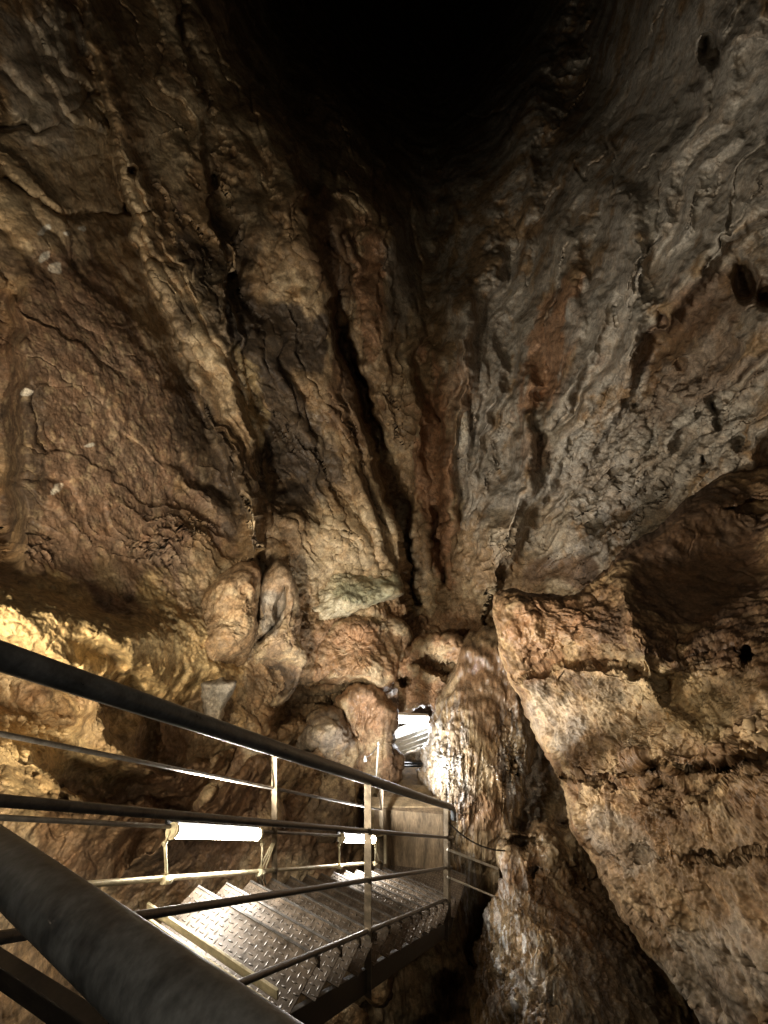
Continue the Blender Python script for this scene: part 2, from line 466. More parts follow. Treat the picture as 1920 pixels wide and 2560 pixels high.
Q = P(px, py, d)
N = gridnormal(Q)
X, Y, Z = Q[..., 0], Q[..., 1], Q[..., 2]
wr = sst(960, 1120, px + 200 * sst(1500, 500, py) - 200) * sst(1500, 1350, py)      # curtained back / right wall
low = sst(1380, 1500, py)
rough = np.clip(low + sst(.35, .8, blob(1650, 1150, 330, 260, px, py, -.9, 3)), 0, 1)
w1 = fbm(X * .8, Y * .8, Z * .8, 3, 31)
big = .22 * fbm(X * .55 + w1 * .3, Y * .55, Z * .55, 2, 32) * (1 - .8 * up * rfade)
left_d = .11 * fbm(X * 1.5 + w1, Y * 1.5, Z * 1.0 + w1, 3, 33, .45) + .02 * billow(X * 3.4 + w1, Y * 3.4, Z * 2.0, 2, 35, .4) + .024 * fbm(X * 6, Y * 6, Z * 4.5, 5, 34, .64)
w2 = fbm(X * 1.6, Y * 1.6, Z * 1.0, 3, 36)
cur = .02 * billow(X * 3.2 + w2 * 1.2, Y * 3.2 + w2, Z * .8 + w2 * .6, 2, 37, .4) + .036 * fbm(X * 4.5 + w2 * 2, Y * 4.5, Z * 1.4 + w2, 6, 38, .56)
rgh = .10 * (terrace(fbm(X * 1.6 + w1, Y * 1.6, Z * 1.6 + w1, 4, 39, .52) + .5, 4) - .5) + .09 * billow(X * 1.9, Y * 1.9 + w1, Z * 1.9, 2, 41, .4) + .05 * fbm(X * 5, Y * 5, Z * 5, 6, 42, .64)
ck3 = cracks(fbm(X * 1.7 + w1, Y * 1.7, Z * 1.2, 3, 43, .42), .016) * sst(-.02, .2, fbm(X * 1.5, Y * 1.5, Z * 1.5 + 9, 2, 44))
rgh = rgh - .045 * ck3; left_d = left_d - .03 * ck3
smooth_l = .75 * blob(230, 1050, 260, 420, px, py, -.25, 3)
c_fleck = sst(.12, .4, fbm(X * 11, Y * 11, Z * 8, 4, 62, .6)) * calm
# far up the walls the relief runs along the passage, so it is drawn out along it
fan = up * rfade * (1 - .8 * calm)
fine_r = .030 * fbm(aw * 13, lr * 2.6, z0 + 1, 3, 45, .5) + .010 * billow(aw * 26, lr * 3.2, z0 + 2, 2, 46, .45) + .012 * fbm(aw * 50, lr * 8, z0 + 3, 5, 47, .58)
fine_l = .05 * fbm(aw * 8, lr * 2.6, z0 + 1, 3, 48, .5) + .014 * fbm(aw * 30, lr * 11, z0 + 2, 6, 49, .62)
left_d = left_d * (1 - fan) + fine_l * fan * 1.3
cur = cur * (1 - fan) + fine_r * fan * 1.3
disp = left_d * (1 - wr) * (1 - smooth_l) + cur * wr + smooth_l * .03 * fbm(X * 7, Y * 7, Z * 5, 6, 40, .68)
disp = disp * (1 - rough) + rgh * rough * (1 + .12 * low * sst(800, 500, px))
disp = (big + disp) * np.clip(d / 5.5, .55, 1.6)
lowl = (low * sst(900, 500, px))[..., None] * .8
vdir = Q - np.array([0, 0, CAMZ]); vdir /= np.linalg.norm(vdir, axis=-1, keepdims=True)
N = N * (1 - lowl) - vdir * lowl
Q = Q + N * disp[..., None]

# stone colour and some painted shade over the shell
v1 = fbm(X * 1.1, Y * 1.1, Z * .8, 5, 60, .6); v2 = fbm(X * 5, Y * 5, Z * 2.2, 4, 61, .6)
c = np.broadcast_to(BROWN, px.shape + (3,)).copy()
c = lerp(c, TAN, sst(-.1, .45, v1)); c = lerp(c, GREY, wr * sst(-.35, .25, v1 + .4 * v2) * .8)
c = stain_shade(c, px, py, [
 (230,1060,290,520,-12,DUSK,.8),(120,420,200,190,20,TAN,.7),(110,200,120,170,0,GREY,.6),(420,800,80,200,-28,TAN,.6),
 (720,860,150,105,0,SOOT_SHADE,.95),(550,760,90,150,-25,SOOT_SHADE,.85),(705,1090,80,190,-14,SOOT_SHADE,.85),(520,1130,55,200,-25,SOOT_SHADE,.8),(790,1160,80,70,0,SOOT_SHADE,.8),(610,560,60,120,-20,SOOT_SHADE,.6),(880,1010,60,150,-14,UMBER,.8),(840,620,60,160,-8,UMBER,.7),
 (600,1230,50,60,0,SOOT_SHADE,.6),(250,1520,110,60,10,DUSK,.9),(250,1590,60,40,0,SOOT_SHADE,.7),(60,1180,60,200,0,SOOT_SHADE,.7),  # dark patch at the left edge paints in the recess's shade
 (910,1380,120,110,0,TAN,.9),(620,1000,40,110,-15,GOLD,.6),(560,950,40,140,-20,TAN,.6),
 (1095,1190,46,230,-3,ORANGE*1.1,1),(1390,850,56,190,20,ORANGE,.9),(1200,1150,60,160,0,GREY,.8),(1270,1250,40,140,8,GREY,.7),(930,720,44,160,0,ORANGE*1.05,.9),(1150,980,60,80,0,ORANGE,.5),
 (1230,900,50,200,5,GREY,.8),(1530,800,90,260,12,GREY,.8),(1760,360,220,400,12,GREY*1.12,.95),(1000,700,40,140,0,GREY,.6),(1340,1130,40,60,0,ORANGE,.5),
 (1600,1140,330,130,-28,GREY*1.05,.75),(1330,1330,120,70,0,TAN*.85,.5),(1410,1420,90,40,0,UMBER,.8),(1720,880,160,110,-40,UMBER,.55),(1780,760,140,80,-30,UMBER,.7),  # umber patch low behind the boulder's horn is painted shade
 (120,1590,300,130,15,GOLD,.95),(390,1650,180,140,0,GOLD,.9),(120,1900,240,160,0,GOLD*.85,.7),(300,1850,120,70,20,np.array([.2,.135,.08]),.4),(100,1760,100,40,30,UMBER,.5),(380,2080,280,150,0,UMBER*.95,.8),(560,2010,170,110,0,UMBER*.95,.8),(760,2080,120,100,0,UMBER*.9,.85),(430,1830,60,60,0,UMBER,.6),  # lower umber patches paint dimness onto the wall behind the railing
 (1050,1620,160,110,0,ORANGE,.55),(850,1620,110,80,0,ORANGE,.5),(1040,1770,70,60,0,ORANGE,.8)], Q)
c = lerp(c, TAN, .5 * c_fleck)
for (hx, hy, rx, ry) in [(62,985,13,8),(130,670,22,14),(105,640,14,9),(110,575,22,9),(160,580,8,9),(205,570,10,8),(135,1215,18,14),(225,1118,6,6)]:
    c = lerp(c, np.array([.62, .58, .5]), local(lambda a, b: sst(.35, .6, blob(hx, hy, rx, ry, a, b)), wxx, wyy, (hx-60, hy-60, hx+60, hy+60)))

ny, nx = px.shape
FA = gridfaces(ny, nx)
fx = wxx[:-1, :-1].ravel(); fy = wyy[:-1, :-1].ravel()
dist1, side1 = polydist([(560,-900)] + C1 + [(1000,1560),(960,1680),(930,1900),(930,2080)], fx, fy)
is_left = side1 > 0
ceil_poly = [(520,-900),(640,0),(700,300),(860,590),(1010,600),(1180,520),(1330,400),(1450,200),(1560,-30),(1700,-900)]
is_ceil = inside(ceil_poly, fx, fy)
is_floor = (fy > 2230) & (fx > 560)
reg = np.where(is_floor, 3, np.where(is_ceil, 2, np.where(is_left, 0, 1)))
Qf = Q.reshape(-1, 3); cf = c.reshape(-1, 3)
for r, (nm, lb) in enumerate([('left_cave_wall', 'brown ribbed cave wall left of the long dark crevice'),
                              ('right_cave_wall', 'grey and ochre curtained rock wall right of the long dark crevice'),
                              ('cave_ceiling', 'black unlit chimney of the cave ceiling'),
                              ('cave_floor', 'dark rocky cave floor far below the metal stairs')]):
    f = FA[reg == r]
    u, inv = np.unique(f, return_inverse=True)
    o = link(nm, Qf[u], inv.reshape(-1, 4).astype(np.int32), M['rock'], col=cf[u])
    tag(o, lb, kind='structure')

# ------------------------------------------------------------------ rock masses with their own depth
def mass(name, label, cat, poly, kern, ctrl_, wround=60, dround=.5, thick=.8, amp=.1, freq=2.6, zs=1.0, fine=.02, mat='rock',
         base=BROWN, stain_shades=(), feats=None, glint_streak=(), seed=0, step_px=2.4, jag=1.0, group=None, alt=TAN):
    pl = chaikin(poly, 2)
    kx, ky = kern
    rel = pl - np.array([kx, ky]); th = np.arctan2(rel[:, 1], rel[:, 0]); R = np.hypot(rel[:, 0], rel[:, 1])
    o = np.argsort(th); th = th[o]; R = R[o]
    nt = int(min(1500, max(120, 2 * math.pi * np.median(R) / step_px)))
    T = np.linspace(-math.pi, math.pi, nt, endpoint=False)
    Rt = np.interp(T, np.r_[th[-1] - 2*math.pi, th, th[0] + 2*math.pi], np.r_[R[-1], R, R[0]])
    ex, ey = kx + Rt * np.cos(T), ky + Rt * np.sin(T)
    jj = fbm(ex/60, ey/60, 0*ex + seed, 3, 70 + seed) * 9 * jag + fbm(ex/16, ey/16, 0*ex + seed, 2, 71 + seed) * 3 * jag
    R0 = Rt
    nr = int(min(420, max(24, np.median(R0) / step_px))); nb = max(10, nr // 6)
    rf = np.linspace(0.004, 1, nr); rb = np.linspace(1, 0.02, nb)[1:]
    rr = np.r_[rf, rb][:, None]; front = (np.arange(len(rr)) < nr)[:, None]
    Rt = R0 + jj * rr**8
    a = kx + rr * Rt * np.cos(T); b = ky + rr * Rt * np.sin(T)
    e = (1 - rr) * R0
    g = np.sqrt(np.maximum(0, 1 - (1 - np.minimum(e / wround, 1))**2))
    dep = rbf(ctrl_, a, b) + dround * (1 - g)
    if feats is not None: dep = dep + np.where(front, feats(a, b), 0) * np.minimum(1, e / 14)
    edge = rbf(ctrl_, a, b) + dround + thick * np.sqrt(np.maximum(0, 1 - rr**2))
    dep = np.where(front, dep, edge)
    q = P(a, b, dep); n = gridnormal(np.concatenate([q[:, -4:], q, q[:, :4]], 1))[:, 4:-4]
    vd = q - C0; vd = vd / np.linalg.norm(vd, axis=-1, keepdims=True)
    kk = np.minimum(1, rr * Rt / 60)[..., None]
    n = n * kk - vd * (1 - kk)
    n = np.where(front[..., None], n, -n)
    ed = np.minimum(1, e / 25)[..., None] * .7 + .3
    X, Y, Z = q[..., 0], q[..., 1], q[..., 2]
    w = fbm(X * 1.3, Y * 1.3, Z * 1.3, 3, 80 + seed)
    ds = .5 * amp * billow(X * freq + w, Y * freq, Z * freq * zs + w * zs, 2, 81 + seed, .4) + .7 * amp * fbm(X * freq * .5, Y * freq * .5, Z * freq * .5 * zs, 3, 85 + seed) \
        + .8 * amp * (terrace(fbm(X * freq * .6 + w, Y * freq * .6, Z * freq * .6 * zs, 4, 83 + seed, .5) + .5, 4) - .5) - .6 * amp * cracks(fbm(X * freq * .7, Y * freq * .7 + w, Z * freq * .7 * zs, 3, 84 + seed, .42), .03) * sst(0, .2, w) \
        + 1.4 * fine * fbm(X * 8, Y * 8, Z * 8 * zs, 4 if np.median(dep) > 4.4 else 6, 86 + seed, .6)
    sm = stains_smooth(a, b, stain_shades)
    q = q + n * ed * (ds * (1 - .85 * sm))[..., None]
    v = fbm(X * 2.2, Y * 2.2, Z * 2.2 * zs, 5, 87 + seed, .62)
    cc = lerp(np.broadcast_to(base, a.shape + (3,)).copy(), alt, sst(-.15, .45, v))
    cc = stain_shade(cc, a, b, [s[:7] for s in stain_shades], q, 90 + seed)
    for (cx_, cy_, rx_, ry_, k_) in glint_streak:
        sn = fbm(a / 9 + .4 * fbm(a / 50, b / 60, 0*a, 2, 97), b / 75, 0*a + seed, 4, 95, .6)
        cc = lerp(cc, np.array([.66, .665, .67]), sst(.02, .3, sn) * blob(cx_, cy_, rx_, ry_, a, b, 0, 3) * k_)  # white streaks paint wet glints into the stone colour
    nrow = len(rr)
    i = np.arange(nrow * nt, dtype=np.int32).reshape(nrow, nt); j = np.roll(i, -1, 1)
    fa = np.stack([i[:-1], j[:-1], j[1:], i[1:]], -1).reshape(-1, 4)
    ob = link(name, q.reshape(-1, 3), fa, M[mat], col=cc.reshape(-1, 3))
    tag(ob, label, cat, group)
    return ob

def stains_smooth(a, b, stain_shades):
    s = np.zeros(a.shape, np.float32)
    for st in stain_shades:
        if len(st) > 7: s = np.maximum(s, st[7] * blob(st[0], st[1], st[2], st[3], a, b, math.radians(st[4]), 4))
    return s

# the great boulder at the right
def fb(a, b):
    wa = a + 14 * fbm(a/60, b/60, 0*a, 3, 5); wb = b + 14 * fbm(a/60, b/60, 0*a + 7, 3, 6)
    o = .22 * sst(0, 120, sdf([(1500,1440),(1570,1370),(1700,1290),(1960,1210),(2000,1500),(1880,1570),(1790,1650),(1720,1700),(1650,1670),(1600,1580)], wa, wb))
    o += .30 * sst(0, 12, sdf([(1780,1275),(1850,1255),(2000,1235),(2000,1285),(1860,1285)], wa, wb))
    ck = [(1400,1945),(1470,1950),(1550,1950),(1590,1915),(1650,1905),(1720,1925),(1790,1915),(1850,1895),(2000,1830)]
    o += -.16 * step(ck, 60, 3, wa, wb, 40) * -1
    o += .28 * groove(ck, 9, wa, wb)
    o += -.12 * step([(1270,1720),(1330,1690),(1420,1650),(1560,1665),(1600,1700)], 60, 4, wa, wb, 50)
    o += .22 * sst(0, 50, sdf([(1560,1960),(1660,1920),(1760,1940),(1850,1920),(1800,2000),(1700,2060),(1620,2040)], wa, wb))
    o += .25 * np.exp(-(((wa - 1868)**2 + (wb - 1640)**2) / 20**2)**2)
    o += -.12 * groove([(1560,1480),(1600,1600),(1620,1720),(1700,1830),(1800,1880),(1900,1870)], 26, wa, wb)
    o += .12 * groove([(1250,1690),(1400,1650),(1560,1660)], 16, wa, wb)
    o += .10 * groove([(1430,2130),(1600,2140),(1800,2150),(1950,2130)], 10, wa, wb)
    return o
mass('boulder', 'huge brown boulder with a dark smooth hollow overhanging at the right', 'boulder',
     [(1920,1165),(1800,1185),(1700,1260),(1640,1325),(1560,1368),(1520,1405),(1480,1465),(1430,1490),(1330,1488),(1260,1472),(1228,1490),(1235,1560),(1255,1650),(1275,1712),
      (1310,1742),(1330,1820),(1370,1890),(1410,1960),(1420,2040),(1450,2120),(1500,2190),(1530,2260),(1590,2340),(1660,2430),(1720,2500),(1770,2570),(1900,2850),(2300,3000),(2600,2500),(2700,1700),(2500,1100),(2200,1090)],
     (1760,1860),
     [(1240,1500,4.3),(1300,1720,4.15),(1420,2000,3.8),(1530,2260,3.4),(1720,2500,3.0),(1450,1600,3.75),(1600,1650,3.3),(1600,1900,3.1),(1650,2150,2.85),(1900,2400,2.2),(1920,1900,2.35),
      (1900,1650,2.65),(1920,1220,4.4),(1700,1300,4.3),(1560,1400,4.25),(1600,1560,3.5),(1720,1690,3.0),(1800,1450,3.75),(2500,1700,1.8),(2200,2700,1.8)],
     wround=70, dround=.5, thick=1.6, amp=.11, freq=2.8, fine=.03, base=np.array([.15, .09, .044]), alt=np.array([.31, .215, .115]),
     stain_shades=[(1740,1400,235,215,20,UMBER*.62,.97,.97),(1350,1560,90,90,0,ORANGE,.5),(1560,1780,130,90,30,TAN,.6),(1750,1780,150,70,20,GOLD,.45),(1400,1800,100,60,0,GREY,.5),(1700,2250,250,200,30,BROWN,.6),  # first entry paints the unlit hollow's shade into the colour
             (1450,1720,110,30,5,SOOT_SHADE,.5),(1800,2450,150,150,0,GREY,.5),(1560,2100,120,60,40,GREY,.4)],
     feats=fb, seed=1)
# flowstone mass at the lower right
def ff(a, b):
    o = .5 * sst(0, 14, sdf([(1250,2092),(1290,2085),(1345,2092),(1335,2118),(1300,2135),(1262,2115)], a + 6 * fbm(a/20, b/20, 0*a, 2, 3), b))
    o += .3 * sst(0, 14, sdf([(1315,2170),(1350,2165),(1345,2200),(1325,2205)], a, b))
    o += -.07 * billow(a/34 + b/220 + .8 * fbm(a/90, b/120, 0*a, 2, 43), b/190, 0*a, 3, 44) * (.35 + .65 * sst(1420, 1300, a))
    return o
mass('flowstone_mass', 'glistening ribbed flowstone below the small cavity, lower right of the stairs', 'flowstone',
     [(1250,2092),(1272,2058),(1312,2078),(1345,2042),(1395,2066),(1450,2050),(1520,2150),(1640,2290),(1720,2400),(1800,2520),(1860,2850),(1160,2850),(1178,2560),(1185,2440),(1200,2340),(1225,2240),(1262,2190),(1245,2130)],
     (1370,2420), [(1250,2150,4.6),(1190,2400,4.05),(1180,2560,3.7),(1450,2200,4.9),(1400,2080,5.0),(1620,2350,4.7),(1680,2500,4.2),(1350,2350,3.7),(1350,2560,3.2),(1500,2800,3.1)],
     wround=80, dround=.4, thick=1.2, amp=.10, freq=3.0, zs=.55, fine=.026, mat='flow', jag=2.2,
     stain_shades=[(1300,2200,90,80,0,ORANGE,.4),(1270,2400,80,180,8,TAN,.6),(1500,2330,110,150,-30,UMBER,.7),(1480,2480,140,120,0,GREY,.4)], feats=ff, seed=2, glint_streak=[(1265,2400,100,230,.9),(1420,2480,150,160,.3)])
# drapery beside the passage
def fdp(a, b):
    w_ = np.clip(blob(1110, 1940, 75, 190, a, b, 0, 3) + blob(1290, 1950, 55, 170, a, b, 0, 3), .15, 1) * sst(1700, 1830, b)
    return w_ * -.075 * billow(a/17 + .5 * fbm(a/80, b/80, 0*a, 2, 8), b/120, 0*a, 3, 45, .6) - w_ * .05 * fbm(a/8, b/85, 0*a, 4, 46, .6) - .16 * blob(1110, 1930, 60, 120, a, b) + .25 * sst(0, 30, sdf([(1125,2130),(1250,2160),(1230,2400),(1160,2420)], a, b))
mass('flowstone_column', 'wet flowstone drapery with white glints, right of the lit passage', 'flowstone',
     [(1075,1800),(1098,1752),(1128,1690),(1150,1615),(1200,1565),(1290,1560),(1310,1700),(1338,1800),(1350,1850),(1325,1930),(1308,2000),(1285,2090),(1265,2200),(1230,2300),(1218,2420),(1200,2520),(1160,2420),(1128,2260),(1118,2130),(1085,2030),(1058,1965),(1052,1900)],
     (1190,1960), [(1080,1800,5.9),(1060,1950,5.5),(1110,1950,5.2),(1200,1900,5.05),(1200,1700,5.9),(1220,1600,6.3),(1330,1850,5.6),(1300,2000,5.3),(1200,2100,5.1),(1180,2300,5.2),(1200,2450,5.2)],
     wround=45, dround=.45, thick=.9, amp=.10, freq=3.4, zs=.5, fine=.022, mat='flow', jag=1.8,
     stain_shades=[(1120,1950,60,140,0,PALE,.55),(1230,1730,100,130,0,UMBER,.8),(1300,1950,40,120,0,TAN,.6),(1180,2050,80,60,0,ORANGE,.5),(1170,2200,24,90,0,PALE,.6)], feats=fdp, seed=3, glint_streak=[(1115,1930,60,160,.85),(1290,1920,45,150,.8),(1165,2200,30,110,.8)])
mass('stalagmite', 'small pale stalagmite nub standing out high on the curtained grey wall', 'stalagmite',
     [(1138,1100),(1142,1020),(1150,978),(1163,982),(1172,1030),(1180,1080),(1172,1130),(1150,1140)], (1158,1070), [(1150,990,8.7),(1165,1060,8.4),(1155,1130,8.6)],
     wround=16, dround=.25, thick=.8, amp=.07, freq=4, zs=.5, base=GREY, alt=PALE, seed=16, jag=1.2)
# rocks about the left and the middle
mass('boulder', 'rounded greyish dome boulder in the shade behind the far railing post', 'boulder',
     [(685,1980),(700,1855),(760,1790),(830,1768),(872,1800),(900,1850),(905,1950),(890,2110),(700,2120)], (800,1930),
     [(700,1900,5.6),(800,1850,5.3),(890,1900,5.5),(800,2100,5.2)], wround=70, dround=.6, thick=.8, amp=.12, freq=2.4, jag=2, base=np.array([.16,.115,.075]), stain_shades=[(800,1850,80,60,0,GREY*.6,.5)], seed=4)
mass('rock_pillar', 'brown rock pillar on the left jamb of the lit passage', 'rock',
     [(845,1730),(895,1698),(955,1725),(992,1765),(1000,1800),(990,1850),(1004,1890),(1012,1945),(990,1992),(915,2025),(868,1965),(848,1880),(836,1800)], (918,1855),
     [(900,1750,6.0),(950,1850,5.8),(980,1950,5.7),(900,1950,5.8)], wround=40, dround=.5, thick=.7, amp=.12, freq=3.2, zs=.6, jag=2, fine=.03, base=np.array([.22,.14,.08]), stain_shades=[(920,1800,40,60,0,ORANGE,.5),(985,1850,22,90,0,UMBER*.6,.8)], seed=5)  # dark umber strip paints the unlit jamb beside the passage
def fh(a, b):
    o = 0
    for (hx, hy, rx, ry) in [(1095,1668,58,17),(1135,1684,34,20),(1010,1704,15,12)]:
        o = o + .7 * np.exp(-(((a + 8 * fbm(a/22, b/22, 0*a, 3, 12) - hx) / rx)**2 + ((b - .25 * (a - hx) + 8 * fbm(a/22, b/22, 0*a, 3, 13) - hy) / ry)**2)**2)
    return o
mass('rock_lintel', 'pitted orange hanging rock over the passage lamp', 'rock',
     [(985,1665),(1000,1628),(1060,1590),(1130,1585),(1200,1610),(1230,1690),(1190,1750),(1150,1810),(1100,1815),(1082,1775),(1040,1770),(1000,1782),(1002,1735),(980,1712)], (1070,1715),
     [(1000,1700,6.6),(1080,1650,6.5),(1100,1780,6.5),(1180,1680,6.3)], wround=30, dround=.35, thick=.6, amp=.11, freq=4.2, jag=2.4, fine=.03, base=np.array([.27,.165,.09]), stain_shades=[(1110,1730,30,40,0,UMBER,.7)], feats=fh, seed=6)
mass('rock_outcrop', 'smooth brown overhanging block above the white wedge stone', 'rock',
     [(474,1600),(488,1520),(520,1462),(570,1422),(640,1393),(657,1430),(645,1500),(650,1560),(628,1620),(603,1665),(530,1700),(470,1690),(455,1650)], (560,1560),
     [(490,1560,4.5),(560,1480,4.55),(640,1450,4.9),(560,1600,4.3),(600,1650,4.6)], wround=60, dround=.5, thick=.8, amp=.06, freq=3.2,
     feats=lambda a, b: .45 * sst(0, 50, sdf([(440,1655),(520,1648),(600,1630),(660,1600),(660,1760),(440,1760)], a, b)) + .2 * groove([(508,1520),(500,1570),(492,1600)], 5, a, b),
     base=np.array([.25,.17,.095]), stain_shades=[(600,1430,60,40,-20,ORANGE,.4),(540,1690,90,30,0,SOOT_SHADE,.7)], seed=7)  # dark patch paints shade onto the block's underside
mass('rock_outcrop', 'grey and brown folded rock between the overhanging block and the green ledge', 'rock',
     [(650,1440),(690,1388),(730,1420),(752,1500),(748,1600),(770,1640),(742,1720),(690,1775),(630,1790),(600,1720),(628,1630),(645,1500)], (690,1600),
     [(670,1450,5.2),(720,1500,5.3),(680,1600,4.95),(720,1720,5.2),(640,1720,4.9)], wround=50, dround=.45, thick=.8, amp=.075, freq=3.4,
     feats=lambda a, b: .3 * groove([(648,1600),(690,1560),(700,1510),(712,1470)], 7, a, b) + .4 * blob(690, 1700, 60, 50, a, b), base=np.array([.22,.155,.095]),
     stain_shades=[(680,1520,30,60,0,GREY,.8),(690,1700,60,50,0,SOOT_SHADE,.8)], seed=8)  # dark patch paints the hollow's shade into the colour
mass('rock_ledge', 'pale greenish rock ledge jutting out at the foot of the dark crevice', 'rock',
     [(738,1530),(752,1470),(800,1420),(880,1390),(965,1385),(1003,1420),(1006,1486),(960,1502),(900,1530),(860,1538),(800,1562),(760,1567)], (870,1487),
     [(750,1530,6.05),(870,1500,5.85),(990,1470,6.45),(870,1400,7.5),(960,1400,7.6),(770,1440,7.0),(870,1450,6.25),(860,1545,6.15)], wround=26, dround=.4, thick=.7, amp=.07, freq=3.4, base=np.array([.36,.31,.2]), alt=np.array([.42,.37,.26]),
     stain_shades=[(910,1480,90,26,-8,GREEN,.75)], seed=9, jag=2)
mass('stone_wedge', 'pale wedge shaped stone under the overhanging block, above the handrail', 'rock',
     [(500,1712),(520,1702),(592,1698),(590,1712),(568,1745),(556,1790),(540,1840),(505,1830),(512,1770)], (535,1750),
     [(510,1710,4.2),(580,1710,4.2),(530,1800,4.25)], wround=18, dround=.16, thick=.3, amp=.06, freq=5, base=GREY*.8, alt=PALE, stain_shades=[(550,1705,40,10,0,SOOT_SHADE,.6)], jag=1.5, seed=10)
mass('boulder', 'brown knob with a pale crusted top just behind the sloping handrail', 'boulder',
     [(470,1990),(540,1920),(575,1868),(610,1842),(650,1848),(678,1885),(700,1960),(720,2060),(640,2110),(480,2100)], (600,1980),
     [(500,2000,4.0),(620,1860,4.6),(700,2000,4.7),(600,2080,4.2)], wround=50, dround=.4, thick=.7, amp=.05, freq=3, base=np.array([.2,.13,.08]), stain_shades=[(630,1870,30,24,0,PALE,.7),(590,1990,70,60,20,DUSK,.6)], seed=11)
mass('rock_outcrop', 'orange brown rock slope above the dark void beside the lit passage', 'rock',
     [(760,1700),(770,1600),(830,1545),(930,1530),(1010,1540),(1040,1590),(1010,1650),(990,1720),(960,1740),(900,1700),(840,1712)], (890,1625),
     [(780,1650,6.0),(870,1580,6.2),(1000,1580,6.9),(900,1680,5.9)], wround=50, dround=.45, thick=.7, amp=.07, freq=3.6, base=np.array([.24,.15,.08]), stain_shades=[(900,1600,70,40,0,ORANGE,.5),(960,1560,40,14,0,SOOT_SHADE,.4)], seed=12)
for lb, pl, k, dd_ in [('lit rubble stone at the foot of the near railing post', [(905,2440),(930,2395),(965,2400),(985,2450),(975,2520),(920,2520)], (945,2460), 4.6),
                  ('dim rubble stone at the bottom edge, left of the post foot', [(770,2560),(800,2520),(860,2490),(910,2520),(930,2600),(850,2660),(770,2640)], (850,2575), 4.2)]:
    mass('boulder', lb, 'boulder', pl, k, [(pl[0][0], pl[0][1], dd_), (pl[2][0], pl[2][1], dd_), (pl[4][0], pl[4][1], dd_ - .1)], wround=30, dround=.25, thick=.5, amp=.05, freq=5, seed=int(dd_ * 10))

LIGHT_SPREAD = math.radians(150)
def light(name, loc, power, col, size=.5, kind='POINT', target=None, sy=.1, spread=None, along=None):
    l = bpy.data.lights.new(name, kind); l.energy = power; l.color = col
    if kind == 'AREA':
        l.shape = 'RECTANGLE'; l.size = size; l.size_y = sy
        if spread: l.spread = spread
    else: l.shadow_soft_size = size
    o = bpy.data.objects.new(name, l); COL.objects.link(o); o.location = loc
    if target is not None:
        from mathutils import Vector
        dv = (Vector(target) - Vector(loc)).normalized()
        o.rotation_euler = dv.to_track_quat('-Z', 'Y').to_euler()
        if along is not None:
            from mathutils import Matrix
            zz = -dv; xx = Vector(along); xx = (xx - zz * xx.dot(zz)).normalized(); yy = zz.cross(xx)
            o.rotation_euler = Matrix((xx, yy, zz)).transposed().to_euler()
    return o
# ------------------------------------------------------------------ stairs and railings
C0 = np.array([0, 0, CAMZ])
UPV = np.array([0, 0, 1.0])
ST = np.array([.48, 1, -.857])                     # along the flight, per unit of depth
HD = np.array([.4325, .9016, 0]); ACR = np.array([-.9016, .4325, 0])
def near(t, down=0, w=0): return C0 + S * (np.array([-.754, .77, -.283]) + ST * t - UPV * down + ACR * w)
W = .747
stairs = empty('metal_staircase', near(.7, 1.0))
tag(stairs, 'brown diamond plate staircase running down beside the tube lamps', 'stairs')
def in_parent(o, p):
    o.parent = p; o.matrix_parent_inverse = p.matrix_basis.inverted() if False else o.matrix_parent_inverse
    return o
def child(o, p):
    o.parent = p; o.location = -np.array(p.location); return o

PITCH = .165
def tread_mesh(t0, depth_u, nm='tread'):
    """folded chequer plate: a flat top, a front lip, and end plates"""
    mb = MB(); a = near(t0, 1.0) ; a = np.array([a[0], a[1], near(t0 + .02, 1.0)[2]])
    g = depth_u * S * 1.109
    p = [a, a + HD * g]
    top = 0
    Wm = W * S
    e0, e1 = -.035, Wm - .02
    th = .006; lip = .045
    A, B = a + ACR * e0, a + HD * g + ACR * e0; A2, B2 = a + ACR * e1, a + HD * g + ACR * e1
    dn = -UPV
    V = [A, B, B2, A2, A + dn*th, B + dn*th, B2 + dn*th, A2 + dn*th]
    mb.add(V, [(0,1,2,3), (4,7,6,5), (0,4,5,1), (3,2,6,7), (0,3,7,4)])
    mb.add([B, B2, B2 + dn*lip, B + dn*lip, B - HD*th, B2 - HD*th, B2 - HD*th + dn*lip, B - HD*th + dn*lip],
           [(0,3,2,1), (5,6,7,4), (3,7,6,2), (0,4,7,3), (1,2,6,5)])
    for q0, q1 in ((B, B2),):
        mb.box((q0 + q1) / 2 + UPV * .0015, ACR * (e1 - e0) / 2 * .998, HD * .006, UPV * .003)
    o = mb.build(nm, M['plate'])
    o.data.materials.append(M['rail'])
    for pl in o.data.polygons[-6:]: pl.material_index = 1
    uv = o.data.uv_layers.new(name='UVMap')
    for pl in o.data.polygons:
        for li in pl.loop_indices:
            v = np.array(o.data.vertices[o.data.loops[li].vertex_index].co) - a
            uv.data[li].uv = (v.dot(ACR), v.dot(HD) + v[2])
    return o
t_first = .74; NTR = 13
for k in range(NTR):
    t = t_first + k * PITCH
    child(tread_mesh(t, PITCH + .035), stairs)
for w, nm in ((.02, 'stringer'), (W - .05, 'stringer')):
    mb = MB(); mb.bar(near(t_first - .1, 1.115, w), near(t_first + (NTR + .3) * PITCH, 1.115, w), .03, .13)
    child(mb.build(nm, M['stringer'], bevel=.003), stairs)
